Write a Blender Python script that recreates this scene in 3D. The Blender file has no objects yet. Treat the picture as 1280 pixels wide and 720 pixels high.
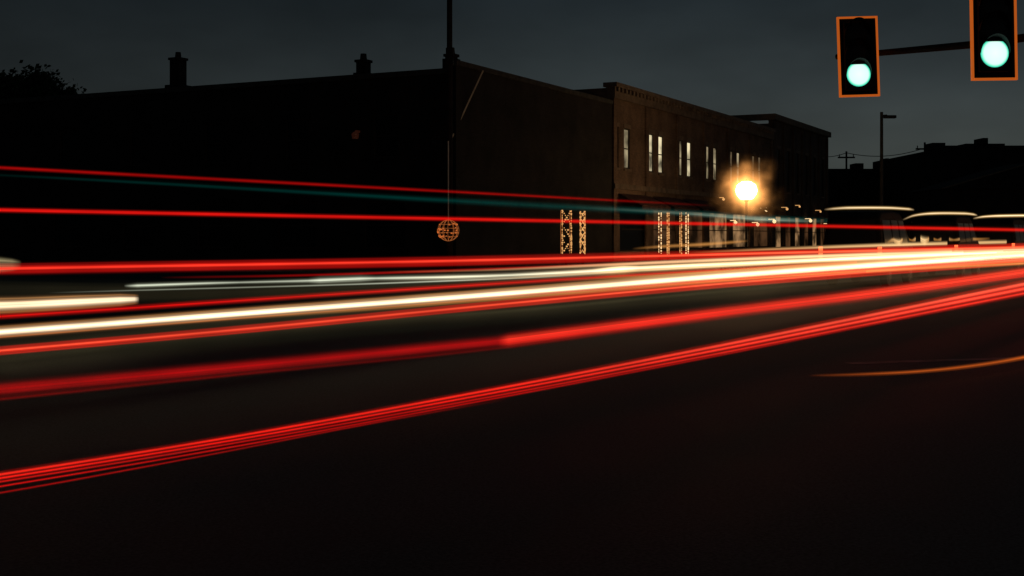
import bpy, math, random
from mathutils import Vector, Matrix
random.seed(7)
D=bpy.data; SC=bpy.context.scene; COL=SC.collection
SC.view_settings.view_transform='Standard'; SC.view_settings.look='None'; SC.view_settings.exposure=0
H=1.6; F=1540.0; HY=295.0
def loc_Y(px,py,Y): return Vector(((px-640)/F*Y, Y, H+(HY-py)*Y/F))
def loc_z(px,py,z): return loc_Y(px,py,(z-H)*F/(HY-py))

# ---------------------------------------------------------------- materials
def newmat(name):
    m=D.materials.new(name); m.use_nodes=True; m.node_tree.nodes.clear(); return m
def nd(nt,t,**kw):
    n=nt.nodes.new(t)
    for k,v in kw.items():
        if k in n.inputs: n.inputs[k].default_value=v
        else: setattr(n,k,v)
    return n
def pbr(name,col,rough=.7,metal=0,noise=.35,scale=3,bump=.15,emit=None,estr=0,spec=.5):
    m=newmat(name); nt=m.node_tree; L=nt.links.new
    o=nd(nt,'ShaderNodeOutputMaterial'); b=nd(nt,'ShaderNodeBsdfPrincipled')
    b.inputs['Roughness'].default_value=rough; b.inputs['Metallic'].default_value=metal
    b.inputs['Specular IOR Level'].default_value=spec
    tc=nd(nt,'ShaderNodeTexCoord'); n=nd(nt,'ShaderNodeTexNoise'); n.inputs['Scale'].default_value=scale; n.inputs['Detail'].default_value=6
    L(tc.outputs['Object'],n.inputs['Vector'])
    r=nd(nt,'ShaderNodeValToRGB')
    r.color_ramp.elements[0].position=.3; r.color_ramp.elements[1].position=.7
    r.color_ramp.elements[0].color=[c*(1-noise) for c in col]+[1]
    r.color_ramp.elements[1].color=[min(1,c*(1+noise)) for c in col]+[1]
    L(n.outputs['Fac'],r.inputs[0]); L(r.outputs[0],b.inputs['Base Color'])
    if bump:
        bp=nd(nt,'ShaderNodeBump'); bp.inputs['Strength'].default_value=bump; bp.inputs['Distance'].default_value=.02
        L(n.outputs['Fac'],bp.inputs['Height']); L(bp.outputs[0],b.inputs['Normal'])
    if emit:
        b.inputs['Emission Color'].default_value=(*emit,1); b.inputs['Emission Strength'].default_value=estr
    L(b.outputs[0],o.inputs[0]); return m
def brick(name,c1,c2,mortar):
    m=newmat(name); nt=m.node_tree; L=nt.links.new
    o=nd(nt,'ShaderNodeOutputMaterial'); b=nd(nt,'ShaderNodeBsdfPrincipled'); b.inputs['Roughness'].default_value=.85
    b.inputs['Specular IOR Level'].default_value=.2
    tc=nd(nt,'ShaderNodeTexCoord'); sp=nd(nt,'ShaderNodeSeparateXYZ'); cb=nd(nt,'ShaderNodeCombineXYZ'); ad=nd(nt,'ShaderNodeMath',operation='ADD')
    L(tc.outputs['Object'],sp.inputs[0]); L(sp.outputs[0],ad.inputs[0]); L(sp.outputs[1],ad.inputs[1])
    L(ad.outputs[0],cb.inputs[0]); L(sp.outputs[2],cb.inputs[1])
    br=nd(nt,'ShaderNodeTexBrick'); br.inputs['Scale'].default_value=1; br.inputs['Brick Width'].default_value=.23; br.inputs['Row Height'].default_value=.076
    br.inputs['Mortar Size'].default_value=.008
    br.inputs['Color1'].default_value=(*c1,1); br.inputs['Color2'].default_value=(*c2,1); br.inputs['Mortar'].default_value=(*mortar,1)
    L(cb.outputs[0],br.inputs['Vector'])
    n=nd(nt,'ShaderNodeTexNoise'); n.inputs['Scale'].default_value=.6; n.inputs['Detail'].default_value=8; L(tc.outputs['Object'],n.inputs['Vector'])
    mr=nd(nt,'ShaderNodeMapRange'); mr.inputs[1].default_value=.3; mr.inputs[2].default_value=.7; mr.inputs[3].default_value=.45; mr.inputs[4].default_value=1.2
    L(n.outputs['Fac'],mr.inputs[0])
    mx=nd(nt,'ShaderNodeVectorMath',operation='SCALE'); L(br.outputs['Color'],mx.inputs[0]); L(mr.outputs[0],mx.inputs['Scale'])
    L(mx.outputs[0],b.inputs['Base Color'])
    bp=nd(nt,'ShaderNodeBump'); bp.inputs['Strength'].default_value=.4; bp.inputs['Distance'].default_value=.01; bp.invert=True
    L(br.outputs['Fac'],bp.inputs['Height']); L(bp.outputs[0],b.inputs['Normal'])
    L(b.outputs[0],o.inputs[0]); return m
def lit_window(name,col,s,scale=1.3):
    m=newmat(name); nt=m.node_tree; L=nt.links.new
    o=nd(nt,'ShaderNodeOutputMaterial'); b=nd(nt,'ShaderNodeBsdfPrincipled'); b.inputs['Roughness'].default_value=.3
    b.inputs['Base Color'].default_value=(.02,.02,.02,1); b.inputs['Specular IOR Level'].default_value=.2
    tc=nd(nt,'ShaderNodeTexCoord'); n=nd(nt,'ShaderNodeTexNoise'); n.inputs['Scale'].default_value=scale; n.inputs['Detail'].default_value=3; L(tc.outputs['Object'],n.inputs['Vector'])
    mr=nd(nt,'ShaderNodeMapRange'); mr.inputs[1].default_value=.38; mr.inputs[2].default_value=.62; mr.inputs[3].default_value=s*.15; mr.inputs[4].default_value=s*1.5
    L(n.outputs['Fac'],mr.inputs[0]); L(mr.outputs[0],b.inputs['Emission Strength']); b.inputs['Emission Color'].default_value=(*col,1)
    L(b.outputs[0],o.inputs[0]); return m

BRICK_D=brick('near_black_brick',(.036,.031,.028),(.025,.023,.021),(.033,.030,.029))  # near-black tone shared by the dark buildings
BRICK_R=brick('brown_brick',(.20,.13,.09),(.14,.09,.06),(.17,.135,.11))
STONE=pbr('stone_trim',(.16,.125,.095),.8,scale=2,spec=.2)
STONED=pbr('near_black_stone_trim',(.022,.021,.02),.85,scale=2,spec=.1)  # darker copy of the stone trim for the corner building
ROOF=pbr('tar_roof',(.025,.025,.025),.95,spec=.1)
GLASS_D=pbr('dark_glass',(.01,.011,.013),.3,noise=.2,bump=0,spec=.08)
FRAME=pbr('painted_window_frame',(.05,.04,.035),.8,spec=.1)
STEEL=pbr('galvanised_steel',(.04,.04,.04),.6,.2,spec=.2)
BLACKM=pbr('black_metal',(.015,.015,.015),.6,.0,spec=.2)
CONC=pbr('concrete_pavement',(.16,.15,.14),.85,scale=1.5)
KERB=pbr('kerb_stone',(.24,.23,.21),.8)
CAR=pbr('dark_car_paint',(.006,.0065,.007),.6,.0,noise=.1,bump=0,spec=.06)
RUB=pbr('tyre_rubber',(.02,.02,.02),.9)
WARMWIN=lit_window('lit_cream_pane',(1,.84,.50),.62,.7)
WARMDIM=lit_window('dim_cream_pane',(1,.80,.46),.26,.8)
WARMFAINT=lit_window('faint_cream_pane',(1,.70,.38),.08,.9)
SHOP=lit_window('dim_shop_interior',(1,.45,.18),.05,.5)
SHOPB=lit_window('lit_shop_interior',(1,.55,.24),.22,.8)
BULB=pbr('warm_bulbs',(.8,.6,.4),.5,emit=(1,.50,.17),estr=.75,bump=0,noise=.4,scale=9)
BULBW=pbr('bright_bulbs',(.8,.6,.4),.5,emit=(1,.66,.32),estr=1.3,bump=0)
BULBD=pbr('amber_bulbs',(.5,.3,.1),.5,emit=(1,.30,.08),estr=.22,bump=0)
ORANGE=pbr('glowing_orange_border',(.8,.3,.05),.4,emit=(1,.19,.02),estr=.42,bump=0,noise=.4,scale=5)  # weak emission stands in for headlight thrown back by the tape
LAMPW=pbr('lamp_glass',(.9,.8,.6),.3,emit=(1,.80,.42),estr=9,bump=0)

def asphalt():
    m=newmat('asphalt'); nt=m.node_tree; L=nt.links.new
    o=nd(nt,'ShaderNodeOutputMaterial'); b=nd(nt,'ShaderNodeBsdfPrincipled')
    tc=nd(nt,'ShaderNodeTexCoord')
    n=nd(nt,'ShaderNodeTexNoise'); n.inputs['Scale'].default_value=.4; n.inputs['Detail'].default_value=12; n.inputs['Roughness'].default_value=.6
    g=nd(nt,'ShaderNodeTexNoise'); g.inputs['Scale'].default_value=45; g.inputs['Detail'].default_value=4
    for q in (n,g): L(tc.outputs['Object'],q.inputs['Vector'])
    r=nd(nt,'ShaderNodeValToRGB'); e=r.color_ramp.elements; e[0].position=.3; e[1].position=.7
    e[0].color=(.030,.047,.050,1); e[1].color=(.054,.080,.085,1); L(n.outputs['Fac'],r.inputs[0])
    gr=nd(nt,'ShaderNodeMapRange'); gr.inputs[1].default_value=.3; gr.inputs[2].default_value=.7; gr.inputs[3].default_value=.45; gr.inputs[4].default_value=1.55; L(g.outputs['Fac'],gr.inputs[0])
    s2=nd(nt,'ShaderNodeVectorMath',operation='SCALE'); L(r.outputs[0],s2.inputs[0]); L(gr.outputs[0],s2.inputs['Scale'])
    L(s2.outputs[0],b.inputs['Base Color'])
    rr=nd(nt,'ShaderNodeMapRange'); rr.inputs[1].default_value=.3; rr.inputs[2].default_value=.7; rr.inputs[3].default_value=.62; rr.inputs[4].default_value=.75; L(n.outputs['Fac'],rr.inputs[0]); L(rr.outputs[0],b.inputs['Roughness'])
    b.inputs['Specular IOR Level'].default_value=.10
    bp=nd(nt,'ShaderNodeBump'); bp.inputs['Strength'].default_value=.5; bp.inputs['Distance'].default_value=.006; L(g.outputs['Fac'],bp.inputs['Height']); L(bp.outputs[0],b.inputs['Normal'])
    L(b.outputs[0],o.inputs[0]); return m
ASPH=asphalt()
PAINT=pbr('worn_road_paint',(.14,.145,.145),.7,noise=.8,scale=4,spec=.2)

def trailmat():
    m=newmat('light_trail_glow'); nt=m.node_tree; L=nt.links.new
    o=nd(nt,'ShaderNodeOutputMaterial'); a=nd(nt,'ShaderNodeAttribute'); a.attribute_name='glow'
    em=nd(nt,'ShaderNodeEmission'); L(a.outputs['Color'],em.inputs[0])
    tr=nd(nt,'ShaderNodeBsdfTransparent'); sub=nd(nt,'ShaderNodeMath',operation='SUBTRACT'); sub.inputs[0].default_value=1
    L(a.outputs['Alpha'],sub.inputs[1]); L(sub.outputs[0],tr.inputs[0])
    ad=nd(nt,'ShaderNodeAddShader'); L(em.outputs[0],ad.inputs[0]); L(tr.outputs[0],ad.inputs[1]); L(ad.outputs[0],o.inputs[0])
    return m
TRAIL=trailmat()

# ---------------------------------------------------------------- mesh helpers
class MB:
    def __init__(s): s.v=[]; s.f=[]
    def box(s,x0,x1,y0,y1,z0,z1):
        b=len(s.v)
        s.v+=[(x,y,z) for z in (z0,z1) for x,y in ((x0,y0),(x1,y0),(x1,y1),(x0,y1))]
        for q in ((3,2,1,0),(4,5,6,7),(0,1,5,4),(1,2,6,5),(2,3,7,6),(3,0,4,7)): s.f.append([b+i for i in q])
        return s
    def tube(s,p0,p1,r0,r1=None,n=10):
        r1=r0 if r1 is None else r1
        p0=Vector(p0);p1=Vector(p1); d=(p1-p0).normalized(); a=d.orthogonal().normalized(); c=d.cross(a); b=len(s.v)
        for p,r in ((p0,r0),(p1,r1)):
            for i in range(n):
                t=2*math.pi*i/n; s.v.append(tuple(p+a*math.cos(t)*r+c*math.sin(t)*r))
        for i in range(n): s.f.append([b+i,b+(i+1)%n,b+n+(i+1)%n,b+n+i])
        s.f.append([b+i for i in range(n)][::-1]); s.f.append([b+n+i for i in range(n)]); return s
    def lathe(s,prof,c=(0,0,0),n=20):
        b=len(s.v)
        for r,z in prof:
            for i in range(n):
                t=2*math.pi*i/n; s.v.append((c[0]+r*math.cos(t),c[1]+r*math.sin(t),c[2]+z))
        for k in range(len(prof)-1):
            for i in range(n):
                s.f.append([b+k*n+i,b+k*n+(i+1)%n,b+(k+1)*n+(i+1)%n,b+(k+1)*n+i])
        return s
    def obj(s,name,mat,parent=None,bevel=0,smooth=False):
        me=D.meshes.new(name); me.from_pydata(s.v,[],s.f); me.update(); me.materials.append(mat)
        if smooth:
            for p in me.polygons: p.use_smooth=True
        o=D.objects.new(name,me); COL.objects.link(o)
        if parent: o.parent=parent
        if bevel:
            md=o.modifiers.new('bevel','BEVEL'); md.width=bevel; md.segments=2
        return o
def top(o,label,cat,group=None):
    o["label"]=label; o["category"]=cat
    if group: o["group"]=group
    return o
def empty(name,loc,label,cat,rz=0,group=None):
    o=D.objects.new(name,None); COL.objects.link(o); o.location=loc; o.rotation_euler=(0,0,rz); o.empty_display_size=.3
    return top(o,label,cat,group)

# ---------------------------------------------------------------- world
w=D.worlds.new("World"); SC.world=w; w.use_nodes=True; nt=w.node_tree; nt.nodes.clear(); L=nt.links.new
o=nd(nt,'ShaderNodeOutputWorld'); bg=nd(nt,'ShaderNodeBackground'); tc=nd(nt,'ShaderNodeTexCoord'); sp=nd(nt,'ShaderNodeSeparateXYZ')
L(tc.outputs['Generated'],sp.inputs[0])
r=nd(nt,'ShaderNodeValToRGB'); e=r.color_ramp.elements
e[0].position=0; e[0].color=(.046,.052,.045,1); e[1].position=1; e[1].color=(.006,.010,.012,1)
for p,c in ((.06,(.043,.050,.047,1)),(.12,(.030,.038,.040,1)),(.20,(.013,.019,.023,1)),(.4,(.008,.012,.015,1))):
    q=e.new(p); q.color=c
L(sp.outputs[2],r.inputs[0])
mr=nd(nt,'ShaderNodeMapRange'); mr.inputs[1].default_value=-.40; mr.inputs[2].default_value=.22; mr.inputs[3].default_value=.50; mr.inputs[4].default_value=1.0
L(sp.outputs[0],mr.inputs[0])
mpn=nd(nt,'ShaderNodeMapping'); mpn.inputs['Scale'].default_value=(1,1,2.6); L(tc.outputs['Generated'],mpn.inputs[0])
n=nd(nt,'ShaderNodeTexNoise'); n.inputs['Scale'].default_value=4.2; n.inputs['Detail'].default_value=4; L(mpn.outputs[0],n.inputs['Vector'])
nr=nd(nt,'ShaderNodeMapRange'); nr.inputs[1].default_value=.3; nr.inputs[2].default_value=.7; nr.inputs[3].default_value=.68; nr.inputs[4].default_value=1.25; L(n.outputs['Fac'],nr.inputs[0])
mu=nd(nt,'ShaderNodeMath',operation='MULTIPLY'); L(mr.outputs[0],mu.inputs[0]); L(nr.outputs[0],mu.inputs[1])
L(r.outputs[0],bg.inputs[0]); L(mu.outputs[0],bg.inputs[1]); L(bg.outputs[0],o.inputs[0])
sl=D.lights.new('moonlight','SUN'); sl.energy=.015; sl.angle=math.radians(10); sl.color=(.7,.95,1)
so=D.objects.new('moonlight',sl); COL.objects.link(so); so.rotation_euler=(math.radians(-40),0,math.radians(-40))

# ---------------------------------------------------------------- camera
cd=D.cameras.new('camera'); cam=D.objects.new('camera',cd); COL.objects.link(cam); SC.camera=cam
cam.location=(0,0,H); cam.rotation_euler=(math.pi/2,0,0); cd.sensor_width=36; cd.lens=36*F/1280
cd.shift_y=-(360-HY)/1280; cd.clip_end=3000; cd.clip_start=.1

# ---------------------------------------------------------------- setting
C0=Vector((-2.5,55,0)); ANG=math.atan2(.892,.452)
def bl(x,y,z=0):
    return C0+Vector((.452*x-.892*y,.892*x+.452*y,z))
def sheet(name,x0,x1,y0,y1,z,mat):
    m=MB(); m.v=[(x0,y0,z),(x1,y0,z),(x1,y1,z),(x0,y1,z)]; m.f=[[0,1,2,3]]
    o=m.obj(name,mat); o.location=C0; o.rotation_euler=(0,0,ANG); o["kind"]="structure"; return o
GR=pbr('bare_ground',(.05,.05,.045),.95,scale=.5)
g=MB(); g.v=[(-1500,-1500,0),(1500,-1500,0),(1500,1500,0),(-1500,1500,0)]; g.f=[[0,1,2,3]]
g.obj('ground',GR)["kind"]="structure"
sheet('road',-150,112,-75,-8.3,.004,ASPH)
sheet('side_road',-19,-4.3,-8.3,160,.004,ASPH)
def slab(name,x0,x1,y0,y1,mat,z1=.13):
    o=MB().box(x0,x1,y0,y1,-.1,z1).obj(name,mat,bevel=.01); o.location=C0; o.rotation_euler=(0,0,ANG); o["kind"]="structure"; return o
slab('pavement',-4,112,-8,120,CONC)
slab('kerb',-4.3,112,-8.3,-8,KERB,.127)
slab('side_kerb',-4.3,-4,-8,120,KERB,.127)
def mark(p0,p1,wd,name='lane_marking'):
    p0=Vector(p0);p1=Vector(p1);d=(p1-p0).normalized();n_=Vector((-d.y,d.x,0))*wd/2
    m=MB(); m.v=[tuple(p0-n_),tuple(p1-n_),tuple(p1+n_),tuple(p0+n_)]; m.f=[[0,1,2,3]]
    o=m.obj(name,PAINT); o["kind"]="structure"
TD=Vector((math.sin(math.radians(32.2)),math.cos(math.radians(32.2)),0)); TN=Vector((-TD.y,TD.x,0))
for k in range(12):
    s=6+k*9; mark(TD*s+TN*6.9+Vector((0,0,.008)),TD*(s+3)+TN*6.9+Vector((0,0,.008)),.12)
a=Vector((4.2,15.4,.008)); mark(a,a+Vector((5.5,1.6,0)),.22,'stop_line')
mark((-60,17+12,.008),(2,19.5+12,.008),.12)

# ---------------------------------------------------------------- buildings
def facade(mb,x0,x1,z0,z1,wins,y0=0,t=.3,axis='x'):
    """solid wall strip with rectangular openings; wins=[(xa,xb,za,zb)] grouped by rows"""
    rows={}
    for q in wins: rows.setdefault((q[2],q[3]),[]).append(q)
    z=z0
    def bx(a,b,c,d):
        if b-a>1e-4 and d-c>1e-4:
            if axis=='x': mb.box(a,b,y0,y0+t,c,d)
            else: mb.box(y0,y0+t,a,b,c,d)
    for (za,zb) in sorted(rows):
        bx(x0,x1,z,za); x=x0
        for q in sorted(rows[(za,zb)]):
            bx(x,q[0],za,zb); x=q[1]
        bx(x,x1,za,zb); z=zb
    bx(x0,x1,z,z1)
def window(parent,x0,x1,z0,z1,pane,y=0,axis='x',sill=True,trim=None):
    trim=trim or STONE
    rt=MB(); f=.07
    def bx(m,a,b,c,d,e,g):
        if axis=='x': m.box(a,b,y+c,y+d,e,g)
        else: m.box(y+c,y+d,a,b,e,g)
    bx(rt,x0+.002,x0+f,.04,.10,z0+.002,z1-.002); bx(rt,x1-f,x1-.002,.04,.10,z0+.002,z1-.002)
    bx(rt,x0+f,x1-f,.04,.10,z0+.002,z0+f); bx(rt,x0+f,x1-f,.04,.10,z1-f,z1-.002)
    zm=(z0+z1)/2; bx(rt,x0+f,x1-f,.045,.095,zm-.03,zm+.03)
    fo=rt.obj('window',FRAME,parent)
    p=MB(); bx(p,x0+.02,x1-.02,.105,.125,z0+.02,z1-.02); p.obj('window_pane',pane,fo)
    if sill:
        s=MB(); bx(s,x0-.1,x1+.1,-.08,.1,z0-.14,z0-.002); s.obj('window_sill',trim,fo)
        s=MB(); bx(s,x0-.1,x1+.1,-.05,.05,z1+.002,z1+.25); s.obj('window_lintel',trim,fo)

# building 1 : long dark corner building
b1=empty('corner_building',C0,"long low dark brick building on the street corner","building",ANG)
HT=9.46; HL=9.12; W1=18.3; DP=48
wl=MB(); sw=[(3+i*5.0,4.4+i*5.0,5.2,7.2) for i in range(9)]; sg=[(2.6+i*5.0,4.9+i*5.0,1.0,3.2) for i in range(9)]
facade(wl,.3,DP,0,HL-.25,sw+sg,0,.3,'y')
wl.box(0,W1,0,.3,0,HT-.25)
wl.box(.32,W1,.32,DP,0,HL-.6)
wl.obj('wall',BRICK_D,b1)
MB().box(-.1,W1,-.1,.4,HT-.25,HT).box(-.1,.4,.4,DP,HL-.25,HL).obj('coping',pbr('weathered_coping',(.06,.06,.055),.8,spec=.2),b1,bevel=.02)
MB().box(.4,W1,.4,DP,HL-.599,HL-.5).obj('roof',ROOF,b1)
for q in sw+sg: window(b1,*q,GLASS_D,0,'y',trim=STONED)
def stack(x,y,wb,hb,ws,hs,name,h0=HL):
    m=MB(); m.box(x-wb/2,x+wb/2,y-wb/2,y+wb/2,h0-.5,h0+hb); m.box(x-ws/2,x+ws/2,y-ws/2,y+ws/2,h0+hb,h0+hb+hs)
    m.box(x-ws/2-.06,x+ws/2+.06,y-ws/2-.06,y+ws/2+.06,h0+hb+hs,h0+hb+hs+.12)
    m.tube((x,y,h0+hb+hs+.12),(x,y,h0+hb+hs+.42),.17,.14)
    m.obj(name,BRICK_D,b1)
stack(1.2,17.2,.95,.28,.6,1.3,'chimney')
stack(1.0,5.6,.7,.2,.5,.5,'roof_vent')
stack(.9,.75,.6,.2,.42,.1,'roof_vent',HT)
MB().tube((-.35,.2,5.6),(2.0,-.3,9.2),.035).obj('slanted_lit_edge',pbr('lit_edge_glow',(.3,.26,.2),.6,emit=(1,.6,.3),estr=.018,bump=0),b1)  # slanted rod with faint emission, standing in for an edge that catches light
MB().box(-.3,-.02,5.1,5.2,6.4,6.5).lathe([(0,0),(.14,0),(.18,.22),(.08,.32),(0,.34)],(-.35,5.15,6.1),12).obj('wall_lamp',pbr('dim_lamp',(.2,.1,.08),.4,emit=(1,.25,.12),estr=.012),b1)

# building 2
B2X=18.35; B2L=35.1; H2=10.5
b2=empty('brick_shop_building',bl(B2X,0),"two storey brown brick shop building with cornice and paired lit windows","building",ANG)
wm=MB(); wins=[]
for i,c in enumerate([1.5,7.4,13.0,18.8,24.6,30.6]):
    for j,dx in enumerate((-.95,.85)): wins.append((c+dx-.46,c+dx+.46,5.6,8.0))
shops=[(1.2+i*5.7,5.6+i*5.7,.7,3.3) for i in range(6)]
facade(wm,0,B2L,0,H2-.9,wins+shops)
wm.box(0,B2L,.32,20,0,H2-1)
for x in (0,5.9-.6,11.3-.3,17-.3,22.7-.3,28.5-.3,B2L-.5): wm.box(x,x+.5,-.12,-.003,0,H2-.9)
wm.obj('wall',BRICK_R,b2)
cn=MB().box(-.15,B2L+.1,-.35,.5,H2-.25,H2).box(-.05,B2L,-.2,.3,H2-.9,H2-.252)
for i in range(58): cn.box(.2+i*.6,.45+i*.6,-.32,-.203,H2-.5,H2-.255)
cn.obj('cornice',STONE,b2)
MB().box(0,B2L,-.2,-.004,4.35,4.65).obj('string_course',STONE,b2)
pm=[GLASS_D,WARMDIM,WARMWIN,WARMWIN,WARMDIM,WARMWIN,WARMDIM,WARMDIM,WARMFAINT,WARMDIM,WARMFAINT,WARMFAINT]
for k,q in enumerate(wins): window(b2,*q,pm[k])
sh=[GLASS_D,SHOP,SHOP,SHOPB,SHOPB,SHOP]
for k,q in enumerate(shops): window(b2,*q,sh[k],sill=False)
AWN=pbr('canvas_awning',(.07,.035,.03),.9,spec=.1)
for i in range(6):
    x0=.9+i*5.7; x1=5.9+i*5.7
    m=MB(); m.v=[(x0,-.02,4.1),(x1,-.02,4.1),(x1,-1.5,3.4),(x0,-1.5,3.4),(x0,-1.5,3.15),(x1,-1.5,3.15)]
    m.f=[[0,1,2,3],[3,2,5,4]]; m.obj('awning',AWN,b2)
MB().box(-.0,.25,.3,19,H2-1,H2-.3).obj('party_wall',BRICK_R,b2)

# building 3
b3=empty('tall_parapet_building',bl(53.5,0),"taller flat roofed brick building with narrow tall windows","building",ANG)
BRICK_M=brick('umber_brick',(.12,.085,.065),(.09,.06,.048),(.11,.09,.075))
H3=11.8; wm=MB(); wins=[(1.6+i*3.3,2.6+i*3.3,5.4,9.0) for i in range(6)]; sg=[(1.0+i*3.3,3.2+i*3.3,.6,3.3) for i in range(6)]
facade(wm,0,20.9,0,H3-.5,wins+sg); wm.box(0,20.9,.32,24,0,H3-.8)
for i in range(7): wm.box(.4+i*3.3-.25,.4+i*3.3+.25,-.14,-.003,0,H3-.6)
wm.obj('wall',BRICK_M,b3)
MB().box(-.1,21,-.3,.5,H3-.5,H3).box(-.1,.4,.5,24,H3-.5,H3).obj('cornice',STONE,b3)
for q in wins: window(b3,*q,GLASS_D)
for k,q in enumerate(sg): window(b3,*q,SHOP if k%2 else SHOPB,sill=False)
def slamp(par,x,z,s,mat):
    MB().box(x-.03,x+.03,-.5,-.0,z+s,z+s+.05).lathe([(0,-s),(s*.7,-s*.7),(s,0),(s*.7,s*.7),(0,s)],(x,-.5,z),10).obj('wall_lamp',mat,par)
for x,z,s in ((3,3.9,.12),(7.4,4.2,.09),(11.5,3.0,.16),(15.5,3.9,.10),(19,2.6,.18)): slamp(b3,x,z,s,BULB if s<.13 else BULBW)
for x,z,s in ((20,4.25,.1),(23,2.6,.13),(26,4.25,.08),(29,2.5,.14),(31.6,3.7,.14),(34,2.8,.16)): slamp(b2,x,z,s,BULB if s<.13 else BULBW)

# far buildings on the right
def far_b(px0,px1,pyt,Y,dep,label,steps,rz=0):
    p0=loc_Y(px0,HY,Y); p1=loc_Y(px1,HY,Y); h=loc_Y(px0,pyt,Y).z; Lx=p1.x-p0.x
    e_=empty('distant_building',(p0.x,Y,0),label,"building",rz)
    m=MB(); nw=max(2,int(Lx/4)); ws=[(1.2+i*(Lx-1)/nw,2.5+i*(Lx-1)/nw,h*.55,h*.75) for i in range(nw)]
    facade(m,0,Lx,0,h-.3,ws); m.box(0,Lx,.32,dep,0,h-.5)
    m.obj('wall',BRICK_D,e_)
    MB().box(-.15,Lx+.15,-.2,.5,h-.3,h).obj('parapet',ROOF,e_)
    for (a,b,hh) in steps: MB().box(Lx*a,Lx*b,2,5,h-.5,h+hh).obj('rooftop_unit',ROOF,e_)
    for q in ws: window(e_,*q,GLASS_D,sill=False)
far_b(1036,1164,211,172,20,"distant low dark flat roofed building",[(.3,.38,.9),(.6,.63,1.6)])
far_b(1166,1330,182,150,25,"distant dark block with stepped flat roof",[(.04,.14,.5),(.43,.47,1.1),(.3,.6,.4)])
ph=loc_Y(1180,HY,120); hs=empty('gabled_house',(ph.x,120,0),"dark low house with a sloping roof edge","house",0)
MB().box(0,14,0,9,0,6.2).obj('wall',BRICK_D,hs)
m=MB(); m.v=[(-.4,-.5,6.2),(14.4,-.5,6.2),(14.4,9.5,6.2),(-.4,9.5,6.2),(9,-.5,8.9),(9,9.5,8.9)]; m.f=[[0,4,5,3],[1,2,5,4],[0,1,4],[3,5,2],[0,3,2,1]]
m.obj('roof',ROOF,hs)
MB().tube((-.4,-.56,6.2),(9,-.56,8.9),.07,n=6).obj('fascia_board',STONE,hs)

# utility poles + wires
def upole(px,Y,h,label,r=.16):
    p=loc_Y(px,HY,Y); e_=empty('utility_pole',(p.x,Y,0),label,"utility pole",0,None)
    MB().tube((0,0,0),(0,0,h),r,r*.75).obj('pole',pbr('weathered_wood',(.03,.027,.025),.9,spec=.1),e_,smooth=False)
    return e_
p=upole(562,41,13.5,"tall dark utility pole beside the corner building",.11)
MB().tube((-.06,-.0,4.7),(-.06,-.42,4.7),.02).box(-.12,.12,-.12,.12,7.3,7.85).obj('bracket',BLACKM,p)
for px,Y,h in ((1058,160,12.6),(1156,150,13.0)):
    q=upole(px,Y,h,"distant wooden utility pole with crossarm"); q["group"]="utility poles along the street"
    MB().box(-1.1,1.1,-.08,.08,h-.9,h-.7).tube((-.9,0,h-.7),(-.9,0,h-.4),.06).tube((.9,0,h-.7),(.9,0,h-.4),.06).obj('crossarm',BLACKM,q)
def wire(a,b,sag,label):
    a=Vector(a);b=Vector(b);m=MB();N=16;pr=None
    for i in range(N+1):
        t=i/N; p_=a.lerp(b,t)-Vector((0,0,sag*4*t*(1-t)))
        if pr is not None: m.tube(pr,p_,.045,n=5)
        pr=p_
    top(m.obj('overhead_wire',BLACKM),label,"power line","wires between the utility poles")
A1=loc_Y(1058,191,160);A2=loc_Y(1156,185,150)
wire(A1,A2,.7,"thin dark power line between two poles"); wire(A1,loc_Y(1010,192,175),.5,"thin dark power line behind the rooftops"); wire(A2,loc_Y(1330,176,130),.6,"thin dark power line above the dark block")
ps=loc_Y(1102,HY,82); lt=empty('street_lamp',(ps.x,82,0),"tall dark unlit street lamp with flat arm head","street lamp")
zt=loc_Y(1102,140,82).z
MB().tube((0,0,0),(0,0,zt),.13,.10).obj('pole',STEEL,lt)
MB().tube((0,0,zt-.25),(.35,0,zt-.22),.06).obj('arm',STEEL,lt)
MB().box(.15,.95,-.18,.18,zt-.42,zt-.22).obj('lamp_head',BLACKM,lt,bevel=.04)
# lit lamp
YL=70; pl=loc_Y(933,HY,YL); zl=loc_Y(933,239,YL).z
lp=empty('globe_street_lamp',(pl.x,YL,.13),"short post lamp with a dazzling warm white globe on the pavement","street lamp")
MB().lathe([(.22,0),(.22,.15),(.12,.3),(.08,.5),(.07,zl-.75),(.12,zl-.7),(.16,zl-.6)],(0,0,0),14).obj('post',BLACKM,lp)
MB().lathe([(0.0,-.52),(.36,-.44),(.56,-.18),(.62,.05),(.52,.36),(.26,.54),(0,.58)],(0,0,zl-.13),24).obj('globe',LAMPW,lp,smooth=True)
MB().lathe([(.12,0),(.08,.06),(.02,.1),(.0,.16)],(0,0,zl+.42),12).obj('finial',BLACKM,lp)
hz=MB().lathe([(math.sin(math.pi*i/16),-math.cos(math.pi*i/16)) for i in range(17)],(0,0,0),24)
hm=newmat('lamp_glare'); nt=hm.node_tree; L=nt.links.new  # emissive volume paints the glare around the lamp; there is no mist
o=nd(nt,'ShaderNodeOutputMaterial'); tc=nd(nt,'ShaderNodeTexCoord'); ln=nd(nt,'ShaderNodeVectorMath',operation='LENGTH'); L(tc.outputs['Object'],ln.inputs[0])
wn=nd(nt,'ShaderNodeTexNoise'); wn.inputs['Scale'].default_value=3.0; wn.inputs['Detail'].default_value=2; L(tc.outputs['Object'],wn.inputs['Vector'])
wm_=nd(nt,'ShaderNodeMapRange'); wm_.inputs[1].default_value=.3; wm_.inputs[2].default_value=.7; wm_.inputs[3].default_value=.78; wm_.inputs[4].default_value=1.35; L(wn.outputs['Fac'],wm_.inputs[0])
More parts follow.
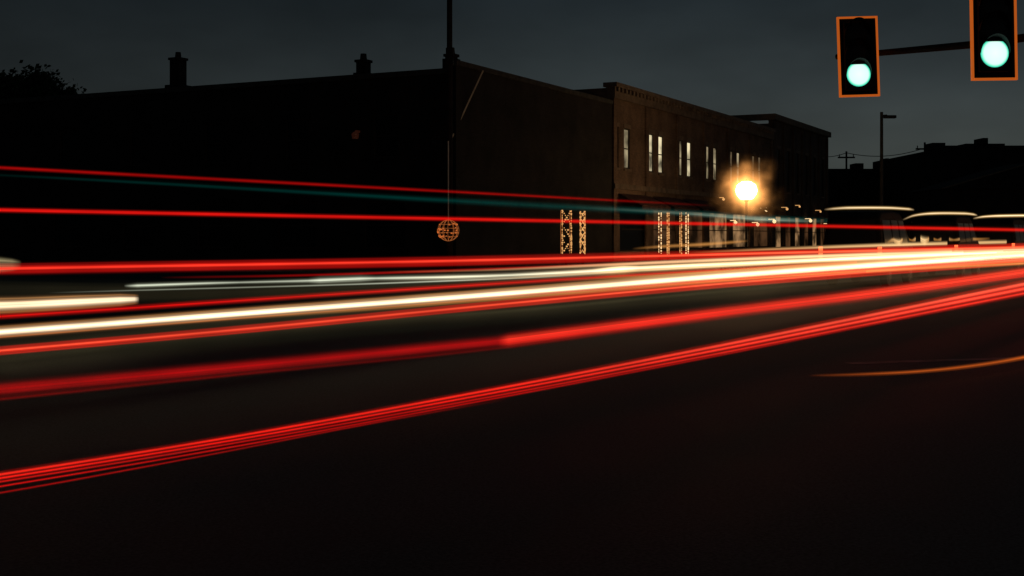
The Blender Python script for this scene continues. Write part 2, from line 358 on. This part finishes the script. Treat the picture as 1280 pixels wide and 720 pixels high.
lw=nd(nt,'ShaderNodeMath',operation='MULTIPLY'); L(ln.outputs['Value'],lw.inputs[0]); L(wm_.outputs[0],lw.inputs[1])
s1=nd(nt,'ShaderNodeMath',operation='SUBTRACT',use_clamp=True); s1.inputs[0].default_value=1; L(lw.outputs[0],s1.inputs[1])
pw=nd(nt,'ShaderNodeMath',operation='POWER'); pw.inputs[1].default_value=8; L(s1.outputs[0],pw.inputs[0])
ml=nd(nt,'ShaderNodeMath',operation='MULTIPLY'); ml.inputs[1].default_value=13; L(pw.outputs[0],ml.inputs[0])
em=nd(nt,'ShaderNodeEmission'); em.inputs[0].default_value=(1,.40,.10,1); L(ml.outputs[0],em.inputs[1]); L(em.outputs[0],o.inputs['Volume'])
ho=hz.obj('glare_halo',hm,lp); ho.location=(0,0,zl-.13); ho.scale=(3.2,3.2,3.2)
pt=D.lights.new('globe_light','POINT'); pt.energy=1500; pt.color=(1,.54,.22); pt.shadow_soft_size=.63
po=D.objects.new('globe_light',pt); COL.objects.link(po); po.parent=lp; po.location=(0.0,-.0,zl-.13)

# hanging ball ornament
ob=loc_Y(560.5,288,40.6); orn=empty('hanging_ball_ornament',ob,"round wire ball ornament with amber lights hanging from cable","decoration")
m=MB()
for k in range(6):
    a=math.pi*k/6
    pts=[Vector((.35*math.cos(t)*math.cos(a),.35*math.cos(t)*math.sin(a),.35*math.sin(t))) for t in [2*math.pi*i/24 for i in range(24)]]
    for i in range(24): m.tube(pts[i],pts[(i+1)%24],.009,n=4)
for zz in (-.2,-.07,.07,.2):
    rr=math.sqrt(.35**2-zz**2); pts=[Vector((rr*math.cos(t),rr*math.sin(t),zz)) for t in [2*math.pi*i/20 for i in range(20)]]
    for i in range(20): m.tube(pts[i],pts[(i+1)%20],.009,n=4)
m.obj('light_ball',BULBD,orn)
m=MB()
for k in range(46):
    a=random.random()*6.28; zz=random.choice((-.2,-.07,.0,.07,.2))+random.uniform(-.03,.03); rr=math.sqrt(.35**2-zz**2); c=Vector((rr*math.cos(a),rr*math.sin(a),zz)); q=random.uniform(.015,.035); m.box(c.x-q,c.x+q,c.y-q,c.y+q,c.z-q*.7,c.z+q*.7)
m.obj('bulbs',pbr('orange_bulbs',(.5,.3,.1),.5,emit=(1,.24,.05),estr=.5,bump=0,noise=.6,scale=12),orn)
MB().tube((0,0,.35),(0,0,2.95),.02,n=6).obj('cable',pbr('glowing_cable',(.4,.38,.33),.5,emit=(1,.75,.5),estr=.014,bump=0),orn)  # faint emission brightens the cable, which is no lamp

# lit lattice columns
def column(px,Y,py0,w_,strong):
    p_=loc_Y(px,HY,Y); z1=loc_Y(px,py0,Y).z-.13; z0=loc_Y(px,317,Y).z-.13
    e_=empty('light_column',(p_.x,Y,.13),"slim lattice column wrapped in warm fairy lights on the pavement","decoration",random.uniform(-.2,.2),"lit lattice columns along the pavement")
    MB().box(-w_/2-.1,w_/2+.1,-w_/2-.1,w_/2+.1,0,.2).tube((0,0,.2),(0,0,z0),.05).obj('base',BLACKM,e_)
    fr=MB(); h=w_/2
    for x in (-h,h):
        for y in (-h,h): fr.tube((x,y,z0),(x,y,z1),.012,n=5)
    fr.obj('frame',BULBD,e_)
    la=MB(); n_=max(3,int((z1-z0)/(w_*1.3))); st_=(z1-z0)/n_
    def bead(p):
        q=random.uniform(.012,.030)
        la.box(p[0]-q,p[0]+q,p[1]-q,p[1]+q,p[2]-q,p[2]+q)
    if w_>.15:
        for k in range(n_):
            z=z0+k*st_
            for i in range(7):
                t=(i+.5)/7
                for (xa,xb) in ((-h,h),(h,-h)):
                    if random.random()<.85: bead((xa+(xb-xa)*t,-h,z+st_*t))
    z=z0
    while z<z1:
        for x in (-h,h):
            if random.random()<.8: bead((x,-h,z+random.uniform(-.02,.02)))
        z+=.06
    la.obj('fairy_lights',BULBW if strong else BULB,e_)
for px,Y,py0,w_,s in ((707.5,48.5,263,.36,0),(728.5,49.5,264,.19,0),(825,58,265,.11,1),(835,58.5,265,.08,0),(851,60,265,.08,0),(859,60.5,266,.11,1)):
    column(px,Y,py0,w_,s)

# ---------------------------------------------------------------- traffic signals
def lensmat(lit):
    if not lit: return pbr('unlit_signal_lens',(.02,.018,.016),.3,bump=0,spec=.2)
    m=newmat('lit_green_lens'); nt=m.node_tree; L=nt.links.new
    o=nd(nt,'ShaderNodeOutputMaterial'); tc=nd(nt,'ShaderNodeTexCoord'); sp=nd(nt,'ShaderNodeSeparateXYZ'); L(tc.outputs['Object'],sp.inputs[0])
    cb=nd(nt,'ShaderNodeCombineXYZ'); L(sp.outputs[0],cb.inputs[0]); L(sp.outputs[2],cb.inputs[1])
    ln=nd(nt,'ShaderNodeVectorMath',operation='LENGTH'); L(cb.outputs[0],ln.inputs[0])
    r=nd(nt,'ShaderNodeValToRGB'); e=r.color_ramp.elements
    e[0].position=0; e[0].color=(.80,1.0,.93,1); e[1].position=.195; e[1].color=(0,.26,.17,1)
    q=e.new(.15); q.color=(.66,1.0,.86,1); q=e.new(.178); q.color=(.08,.80,.52,1)
    L(ln.outputs['Value'],r.inputs[0]); em=nd(nt,'ShaderNodeEmission'); em.inputs[1].default_value=1.15; L(r.outputs[0],em.inputs[0]); L(em.outputs[0],o.inputs[0]); return m
LG=lensmat(True); LO=lensmat(False)
SIG=pbr('black_signal_housing',(.010,.013,.012),.6,bump=0,spec=.2)
def signal(c,roll,yaw,label,sw=.64,shh=1.25,sc=1,lx=0):
    e_=empty('traffic_signal',c,label,"traffic light",0,"traffic signals on the mast arm"); e_.rotation_euler=(0,roll,yaw); e_.scale=(sc,sc,sc)
    MB().box(-sw/2+.03,sw/2-.03,-.02,.0,-shh/2+.03,shh/2-.03).obj('backplate',SIG,e_)
    b=.032; m=MB(); x=sw/2; z=shh/2
    m.box(-x,-x+b,-.035,.012,-z,z).box(x-b,x,-.035,.012,-z,z).box(-x+b,x-b,-.035,.012,z-b,z).box(-x+b,x-b,-.035,.012,-z,-z+b)
    m.obj('reflective_border',ORANGE,e_,bevel=.004)
    MB().box(-.2+lx,.2+lx,-.10,-.021,-.53,.53).box(-.18,.18,.001,.16,-.5,.5).obj('housing',SIG,e_,bevel=.015)
    for i,zc in enumerate((.335,.02,-.285)):
        n=28; m=MB(); rad=.190
        m.v=[(0,-.13,0)]
        for ring,(rr,yy) in enumerate(((.07,-.128),(.13,-.122),(.165,-.115),(rad,-.104))):
            for k in range(n):
                t=2*math.pi*k/n; m.v.append((rr*math.cos(t),yy,rr*math.sin(t)))
        for k in range(n): m.f.append([0,1+k,1+(k+1)%n])
        for ring in range(3):
            for k in range(n):
                a=1+ring*n; m.f.append([a+k,a+n+k,a+n+(k+1)%n,a+(k+1)%n])
        l_=m.obj('lens',LG if i==2 else LO,e_,smooth=True); l_.location=(lx,0,zc)
        m=MB(); N=22; d=.09
        a0=math.radians(0); a1=math.radians(180)
        for k in range(N+1):
            t=a0+(a1-a0)*k/N; up=max(0,math.sin(t)); dd=.02+d*(.15+.85*up)
            for rr in (.196,.203):
                m.v.append((rr*math.cos(t),-.101,rr*math.sin(t)+up*.012)); m.v.append((rr*math.cos(t),-.101-dd,rr*math.sin(t)+up*.045))
        for k in range(N):
            a=4*k; b_=4*(k+1)
            m.f+= [[a,a+1,b_+1,b_],[a+2,b_+2,b_+3,a+3],[a+1,a+3,b_+3,b_+1]]
        v_=m.obj('visor',SIG,e_); v_.location=(lx,0,zc)
    MB().box(-.05,.05,.16,.62,-.06,.06).obj('mounting_bracket',BLACKM,e_)
s1=loc_Y(1072.5,71,19.2); s2=loc_Y(1241.5,41,17.4)
signal(s1,math.radians(-2.0),math.radians(3),"three lens traffic signal with orange border, green lit, on thin arm",lx=-.035)
signal(s2,math.radians(-1.0),math.radians(2),"three lens traffic signal with orange border, green lit, nearer mast pole",.62,1.27,1.06,lx=-.03)
MP=Vector((12.2,13.2,0)); ms=empty('signal_mast',MP,"dark steel traffic signal mast with long horizontal arm","traffic signal mast")
a=loc_Y(1046,71,20.0)-MP; mid=loc_Y(1235,54,18.0)-MP
MB().tube((0,0,4.75),mid,.10,.058,14).tube(mid,a,.058,.045,14).obj('arm',STEEL,ms,smooth=False)
MB().lathe([(.24,0),(.24,.06),(.15,.1),(.13,5.2),(0,5.25)],(0,0,0),16).obj('pole',STEEL,ms)

# ---------------------------------------------------------------- vans
TAIL=pbr('tail_light_glass',(.4,.02,.02),.3,emit=(1,.14,.04),estr=2.2,bump=0)
HEADL=pbr('headlight_glass',(.6,.6,.6),.2,emit=(1,.8,.5),estr=1.5,bump=0)
def van(px,Y,h,label,rz):
    p_=loc_Y(px,HY,Y); e_=empty('van',(p_.x,Y,.01),label,"van",rz,"vehicles queued on the road")
    prof=[(-2.4,.35),(-2.45,.7),(-2.38,1.2),(-2.2,h-.25),(-1.9,h-.06),(-.6,h),(.7,h-.05),(1.05,h-.25),(1.75,1.35),(2.35,1.1),(2.5,.75),(2.45,.35)]
    m=MB(); N=len(prof)
    def wx(z): return .96 if z<1.2 else .96-.17*(z-1.2)/(h-1.2)
    for sx in (-1,1):
        for y,z in prof: m.v.append((sx*wx(z),y,z))
    for i in range(N):
        j=(i+1)%N; m.f.append([i,j,N+j,N+i])
    m.f.append(list(range(N))[::-1]); m.f.append(list(range(N,2*N)))
    m.obj('body',CAR,e_,bevel=.07)
    gm=MB(); zt_=h-.32
    def quad(*q): b=len(gm.v); gm.v.extend(q); gm.f.append([b,b+1,b+2,b+3])
    yb=lambda z:-2.38+(.18)*(z-1.2)/(h-1.45)-.012
    quad((-.78,yb(1.3),1.3),(.78,yb(1.3),1.3),(.68,yb(zt_),zt_),(-.68,yb(zt_),zt_))
    gm.obj('rear_window',GLASS_D,e_)
    for sx in (-1,1):
        gm=MB()
        for y0,y1 in ((-2.0,-.9),(-.8,.15),(.25,1.0)):
            x0=wx(1.35)+.008; x1=wx(zt_)+.008
            quad((sx*x0,y0,1.35),(sx*x0,y1+(.25 if y1>.9 else 0),1.35),(sx*x1,y1-.05,zt_),(sx*x1,y0+.05,zt_))
        gm.obj('side_window',GLASS_D,e_)
    gm=MB(); quad((-.8,1.74,1.385),(.8,1.74,1.385),(.7,1.12,h-.3),(-.7,1.12,h-.3)); gm.obj('windscreen',GLASS_D,e_)
    for sx in (-1,1):
        for y in (-1.5,1.5):
            t_=MB().tube((sx*.74,y,.35),(sx*.97,y,.35),.35,n=20).obj('wheel',RUB,e_,bevel=.03)
            MB().tube((sx*.972,y,.35),(sx*.985,y,.35),.21,n=14).obj('rim',STEEL,t_)
        MB().box(sx*.93-.1,sx*.93+.01,-2.47,-2.38,.85,1.25).obj('tail_light',TAIL,e_)
        MB().box(sx*.7-.14,sx*.7+.14,2.38,2.47,.72,.92).obj('headlight',HEADL,e_)
    MB().box(-.94,.94,-2.56,-2.44,.38,.62).obj('bumper',BLACKM,e_,bevel=.03)
van(1088,41,2.42,"dark panel van with glowing tail lights in the queue",-math.radians(30))
van(1182,49,2.4,"dark tall van with bright roof edge in the queue",-math.radians(31))
van(1254,60,2.45,"dark van farther along the queue of traffic",-math.radians(32))

# ---------------------------------------------------------------- tree behind left building
def tree(x,y,h,R,label,nl=8000):
    e_=empty('tree',(x,y,0),label,"tree")
    m=MB(); m.tube((0,0,0),(.1,.1,h*.5),.35,.2); 
    tips=[]
    for k in range(22):
        a=6.28*k/22*3+random.random()*.5; rr=R*random.uniform(.1,.8); q=Vector((math.cos(a)*rr,math.sin(a)*rr,h*random.uniform(.70,.90)-rr*.2)); m.tube((.1,.1,h*random.uniform(.35,.5)),q,.13,.03,6); tips.append(q)
        for j in range(3):
            q2=q+Vector((random.uniform(-1,1),random.uniform(-1,1),random.uniform(-.3,.6)))*R*.2; m.tube(q,q2,.04,.015,5); tips.append(q2)
    m.obj('trunk',pbr('bark',(.08,.06,.05),.9),e_)
    c=MB()
    for k in range(nl):
        t=random.choice(tips); d=Vector((random.gauss(0,1),random.gauss(0,1),random.gauss(0,.8)))*R*.14; p_=t+d
        n_=Vector((random.gauss(0,1),random.gauss(0,1),random.gauss(0,1))).normalized(); u_=n_.orthogonal().normalized(); v_=n_.cross(u_); s=random.uniform(.12,.28)
        b=len(c.v); c.v+=[tuple(p_+u_*s),tuple(p_+v_*s*.6),tuple(p_-u_*s),tuple(p_-v_*s*.6)]; c.f.append([b,b+1,b+2,b+3])
    c.obj('crown',pbr('foliage',(.045,.06,.03),.9,noise=.5,spec=.1),e_)
tree(-42.0,106,16.6,4.8,"dark leafy tree standing behind the long dark building",22000)
tree(-29.5,112,14.0,2.6,"small dark leafy tree top behind the long dark building",5000)

# ---------------------------------------------------------------- light trails
def lerpk(keys,x):
    for a,b in zip(keys,keys[1:]):
        if x<=b[0]:
            t=(x-a[0])/(b[0]-a[0]); return [a[i]+(b[i]-a[i])*t for i in range(len(a))]
    return list(keys[-1])
def smoothy(keys,x):
    n=len(keys)
    for i in range(n-1):
        if x<=keys[i+1][0]:
            x0,y0=keys[i][:2]; x1,y1=keys[i+1][:2]; t=(x-x0)/(x1-x0)
            ma=(keys[i+1][1]-keys[max(i-1,0)][1])/(keys[i+1][0]-keys[max(i-1,0)][0])
            mb=(keys[min(i+2,n-1)][1]-y0)/(keys[min(i+2,n-1)][0]-x0); h=x1-x0
            return (2*t**3-3*t*t+1)*y0+(t**3-2*t*t+t)*h*ma+(-2*t**3+3*t*t)*y1+(t**3-t*t)*h*mb
    return keys[-1][1]
def trail(label,keys,lines,z=None,Y=None,step=9,ext=2.6,rows=30,streak=.5):
    keys=[tuple(k)+(0,)*(5-len(k)) for k in keys]
    m=MB(); cols=[]; xs=[]; x=keys[0][0]
    while x<keys[-1][0]: xs.append(x); x+=step
    xs+= [k[0] for k in keys]; xs=sorted(set(xs))
    fn=[random.gauss(0,1) for _ in range(rows+1)]; ph=random.random()*9; fp=[random.random()*6.28 for _ in range(rows+1)]
    for x in xs:
        k=lerpk(keys,x); py=smoothy(keys,x); wd,it,mx=k[2],k[3],k[4]
        c=loc_z(x,py,z) if z is not None else loc_Y(x,py,Y)
        mpp=c.y/F
        flick=1+.07*math.sin(x*.021+ph)+.05*math.sin(x*.067+2*ph)
        for r_ in range(rows+1):
            v=-ext+2*ext*r_/rows
            m.v.append((c.x,c.y,c.z-v*wd*mpp)); win=max(0,1-(abs(v)/ext)**4)
            col=[0,0,0]
            for off,sg,ca,cb in lines:
                gss=math.exp(-.5*((v-off)/sg)**2)
                for i in range(3): col[i]+=gss*(ca[i]*(1-mx)+cb[i]*mx)
            g_=it*win*flick*max(.25,1+streak*(fn[r_]*.4+.35*math.sin(x*.006+fp[r_])))
            col=[max(0,q*g_) for q in col]; cols.append((*col,min(.92,max(col)*.75)))
    n=rows+1
    for i in range(len(xs)-1):
        for r_ in range(rows): m.f.append([i*n+r_,(i+1)*n+r_,(i+1)*n+r_+1,i*n+r_+1])
    o_=m.obj('light_trail',TRAIL); at=o_.data.color_attributes.new('glow','FLOAT_COLOR','POINT')
    at.data.foreach_set('color',[q for c in cols for q in c])
    return top(o_,label,"light trail","vehicle light trails over the road")
# (offset, sigma, colour near end, colour hot end)
RED=[(0,.7,(.58,.005,.004),(.85,.014,.005)),(-.1,.28,(.40,.02,.01),(.5,.15,.06)),(1.4,.2,(.22,.002,.002),(.35,.01,.005)),(-1.45,.2,(.15,.002,.002),(.3,.01,.005))]
STRANDS=[(-1.0,.27,(.95,.016,.008),(1.0,.14,.07)),(0,.9,(.05,.0,.0),(.55,.01,.006)),(.2,.22,(.80,.008,.005),(1,.10,.05)),(1.35,.2,(.5,.004,.003),(.9,.04,.02)),(-1.9,.18,(.12,.0,.0),(.3,.01,.0))]
THIN=[(0,.75,(.80,.006,.005),(.95,.028,.010))]
CREAM=[(0,.9,(.32,.13,.045),(.7,.28,.07)),(0,.5,(1.25,1.12,.78),(1.6,1.3,.82)),(1.5,.18,(.28,.07,.015),(.5,.18,.05)),(-1.55,.18,(.2,.08,.02),(.35,.2,.08))]
WHT=[(0,.85,(.20,.21,.14),(.55,.25,.07)),(0,.45,(.85,.92,.72),(1.5,1.2,.7))]
TEAL=[(0,1,(.0,.030,.025),(.25,.33,.25))]
HAZE=[(0,1,(.036,.030,.014),(.05,.012,.006))]  # glowing ribbons that paint the blurred haze of moving car bodies
YEL=[(0,.8,(.8,.34,.08),(1.2,.85,.42))]
trail("thin dark red light trail high above the road",[(-300,192,1.6,.3),(0,209.5,1.6,.40),(500,236,1.4,.36),(760,250,1.3,.2),(890,257,1.1,0)],THIN,z=2.35)
trail("faint teal light trail above the road",[(100,222,1.8,0),(350,238,2.0,.2),(640,255,2.4,.6),(850,266,2.4,.9),(990,274,2,1),(1100,279,1.5,0)],TEAL,z=2.1)
trail("very faint teal light trail above the road",[(-100,214,1.2,0),(100,224,1.2,.35),(500,247,1.3,.45),(800,262,1.2,.0)],TEAL,z=2.15)
trail("short pale green light trail near shop fronts",[(690,257,1.2,0),(860,267,1.4,.5,.6),(950,274,1.8,.9,.9),(1000,276,1.5,.4,.9),(1030,277,1,0,.5)],TEAL,z=2.0)
trail("long thin bright red light trail at eye height",[(-300,256,1.8,.9),(0,262.5,1.9,1.0,.1),(640,275,1.7,1,.1),(1280,287.5,1.6,.85,.3),(1350,288.6,1.5,.8,.3)],THIN,z=1.8)
trail("thick red light trail turning cream with distance",[(-300,342,4.2,.95),(0,336.5,3.9,1.05,.1),(500,328,3.6,1,.15),(800,321,3.3,1,.4),(1000,316,3.2,1.1,.9),(1280,310,3.4,1.1,1),(1450,306.5,3.4,1,1)],RED,z=1.15)
trail("broad cream headlight trail ending abruptly",[(-300,389,5.5,1,.3),(0,382,5.5,1,.3),(100,377.5,4.8,1,.2),(150,375,4.2,.85,.1),(168,374.2,3.4,.7),(174,374,3.2,0)],CREAM,z=.7,step=4)
trail("broken pale greenish white light trail",[(155,357.5,1.6,0),(172,357,2.1,.6),(260,354,1.8,.5),(300,353,1.5,.3),(385,351,2,.5),(400,350.5,3.0,.7),(450,348.5,3.0,.7),(470,348,2.2,.5),(560,346.5,2.6,.85,.2),(640,344,2.6,.75,.2),(740,339,3.1,1,.5),(765,337,4.2,1.2,.9),(780,336,4.2,1.2,1),(800,335,3.0,.95,.9),(1000,326,3,1.1,1),(1280,314,3.6,1.3,1),(1450,308,3,1,1)],WHT,z=1.0)
trail("fine pale strand beside broken white trail",[(60,366,1,0),(200,362,1.0,.16),(420,356,1.1,.22),(560,351,1.2,.35),(680,346,1.2,.2),(760,342,1,0)],WHT,z=.93,rows=14)
trail("thin red light trail beside cream trail",[(-300,412,2.2,.75),(0,395.5,2.2,.8),(400,369,2.1,.65),(700,349.5,1.9,.6),(1000,331.5,1.8,.7,.4),(1280,316.5,1.8,.6,.8)],THIN,z=.78)
trail("bright cream headlight trail running the whole road",[(-300,437,4.6,1),(0,415,4.2,1.05,.1),(300,392,3.9,1.1,.2),(640,366,3.8,1.1,.4),(900,345,3.8,1.15,.7),(1280,319,4.8,1.3,1),(1450,310,4,1,1)],CREAM,z=.75)
trail("red light trail with orange core",[(-300,464,3.4,.95,.3),(0,438.5,3.2,1.05,.5),(300,412,3.0,.95,.4),(640,379,3.0,.9,.5),(900,355,3.0,.95,.8),(1280,325,3.2,1.1,1),(1450,313,3,1,1)],RED,z=.7)
trail("wide soft red light trail brightening midway",[(-300,514,5.6,.38),(0,487,5.2,.42),(300,459,4.5,.44),(560,433,4.1,.42),(622,427,4.0,.42),(636,425.5,4.7,1.0,.45),(900,391,4.4,.92,.45),(1100,366,4.3,1,.6),(1280,341,4.2,1.05,.8),(1450,318,4,1,.8)],
 [(0,.9,(.58,.005,.006),(.80,.012,.006)),(-.1,.5,(.10,.0,.0),(.25,.05,.022)),(1.1,.2,(.05,0,0),(.3,.02,.01)),(-1.0,.2,(.05,0,0),(.2,.03,.01))],z=.75)
trail("bundle of bright red strands low over the near lane",[(-300,642,4.4,1,.0),(0,597,3.9,1,.05),(300,548,3.5,.95,.0),(640,486,3.7,.95,.05),(900,436,4.1,.95,.3),(1100,396,4.5,1,.6),(1280,360,5.0,1,.85),(1420,333,5,1,.9)],STRANDS,z=.75,rows=52,streak=.2)
trail("second red light trail low over the near lane",[(-300,655,1.0,.6,.0),(0,608,1.0,.6,.0),(300,557,1.0,.55),(640,494,1.0,.45),(900,444,1.1,.3),(1100,404,1.1,.2),(1280,369,1.2,.1)],THIN,z=.74)
trail("thin fading red light trail low over the near lane",[(-300,664,1.1,.36),(0,616,1.0,.36),(250,570.5,.9,.32),(450,532,.9,.26),(640,498,.9,.0)],THIN,z=.70)
trail("faint red strand under the wide soft trail",[(-300,528,1.6,.10),(0,499,1.6,.12),(300,468,1.5,.10),(600,438,1.4,.08),(800,412,1.2,0)],THIN,z=.73)
trail("thin curved orange light trail close to the asphalt",[(1010,469.5,1.2,0),(1070,468,1.4,.2),(1150,464,1.5,.5),(1220,456.5,1.6,.5),(1280,446.5,1.7,.65),(1400,422,2,.8)],[(0,.8,(.72,.13,.015),(.9,.3,.05)),(1.7,.3,(.10,.015,.0),(.1,.02,0))],z=.12)
trail("short blurred cream light trail stub",[(-200,333,6,.5),(0,331,5.5,.5),(15,331,4.5,.45),(27,331,3.2,0)],[(-1,.35,(.5,.42,.22),(0,0,0)),(.2,.5,(.35,.2,.1),(0,0,0)),(1,.35,(.5,.4,.2),(0,0,0))],z=1.05,step=4)
trail("soft brown glowing haze of passing car bodies",[(-300,470,14,.5),(0,445,14,.5),(350,405,12,.6),(640,385,9,.7),(900,362,7,.9),(1150,343,5,1,.4),(1280,334,4,.9,.4)],HAZE,z=.6,rows=14)
trail("soft brown glowing haze of car bodies along the far lanes",[(-100,362,8,.2),(200,366,7,.35),(500,357,6,.5),(700,347,5,.6),(900,336,5,1.1)],HAZE,z=.9,rows=14)
ROOF_GLINT=[(0,.75,(.75,.45,.16),(1,.7,.3)),(0,.35,(.6,.55,.4),(.6,.6,.5))]  # emissive strips painted in for the lamp's reflection on the van roofs
trail("flat cream glowing strip standing for lamp reflection along a van roof",[(1030,262,1.0,0),(1042,260.8,1.2,.7),(1060,259.8,1.3,1,.3),(1110,259.8,1.3,1,.3),(1136,261.3,1.2,.9),(1143,262.3,.9,0)],ROOF_GLINT,Y=38.2,step=4)
trail("arched cream glowing strip standing for lamp reflection along a van roof",[(1128,275,.9,0),(1142,269.5,1.1,.6),(1165,266.8,1.3,1),(1205,266.8,1.3,1),(1217,268,1.1,.9),(1222,269.3,.9,0)],ROOF_GLINT,Y=45.5,step=4)
trail("arched cream glowing strip standing for lamp reflection along a farther van roof",[(1216,273.3,.9,0),(1228,271,1.1,.7),(1250,269.8,1.3,1),(1300,269.5,1.4,1),(1310,271,1.1,0)],ROOF_GLINT,Y=56,step=4)
for (lab,col,k0,z_) in [
 ("short amber light streak past the shop fronts",YEL,[(790,311,1,0),(830,308,1.4,.4),(880,305.5,1.6,.5),(925,302,1.3,.35),(935,301,1,0)],1.4),
 ("fine cream light streak over far lanes",YEL,[(860,316,1,0),(960,311.5,1.2,.5,.3),(1120,306,1.6,.9,.6),(1280,302,1.6,.8,.5),(1400,300,1,.5)],1.32),
 ("fine orange light streak over far lanes",YEL,[(700,351,1,0),(850,342.5,1.5,.5),(1000,333.5,1.6,.6),(1150,325,1.7,.7),(1280,320.8,1.7,.7)],.85),
 ("fine white strand over far lanes",YEL,[(560,352,.9,0),(700,344,1.1,.35,.5),(900,332.5,1.4,.8,1),(1100,322,1.5,1,1),(1280,316,1.5,.9,1)],.95),
 ("fine pale strand under the thick red trail",YEL,[(480,340,.9,0),(600,338,1.0,.16,.6),(720,333,1.3,.45,.8),(850,327,1.5,.8,1),(1000,321,1.6,1,1),(1280,311.5,1.8,1.1,1)],1.08),
 ("fine red strand under the thick red trail",THIN,[(200,347,1,0),(400,343.5,1.1,.3),(700,333,1.2,.5),(900,325,1.2,.6,.3),(1100,317,1.2,.4)],1.05),
 ("fine red strand over far lanes",THIN,[(560,374,1,0),(700,365.5,1.1,.5),(900,350,1.3,.7,.3),(1100,335.5,1.4,.7,.5),(1280,322.5,1.4,.7)],.8),
 ("orange strand below the cream trail",YEL,[(300,399,1,0),(500,384.5,1.2,.28),(800,360.5,1.3,.45),(1000,344,1.4,.6),(1280,329.5,1.4,.7)],.72),
 ("squiggling amber streak near parked vehicles",YEL,[(1108,304,1,0),(1116,300,1.8,.8,.3),(1124,303,2.4,1.2,.6),(1131,297.6,1.1,.5),(1140,300.5,1,.5),(1148,297.8,2.6,1.2,.6),(1156,301.5,3.2,1.2,.7),(1163,298.2,1.6,.7),(1172,300,1,.4),(1181,298,2.0,.9,.4),(1192,300,1,.4),(1205,298.2,1.5,.8,.4),(1222,299,1.2,.5),(1240,298,1,0)],1.48),
 ("broken amber streak near shop doors",YEL,[(960,292,.9,0),(975,289.5,1.5,.35),(1000,290,1,.15),(1018,291,1.6,.4),(1040,291,1,0)],1.56)]:
    trail(lab,k0,col,z=z_,rows=14,step=3 if 'squig' in lab else 6)
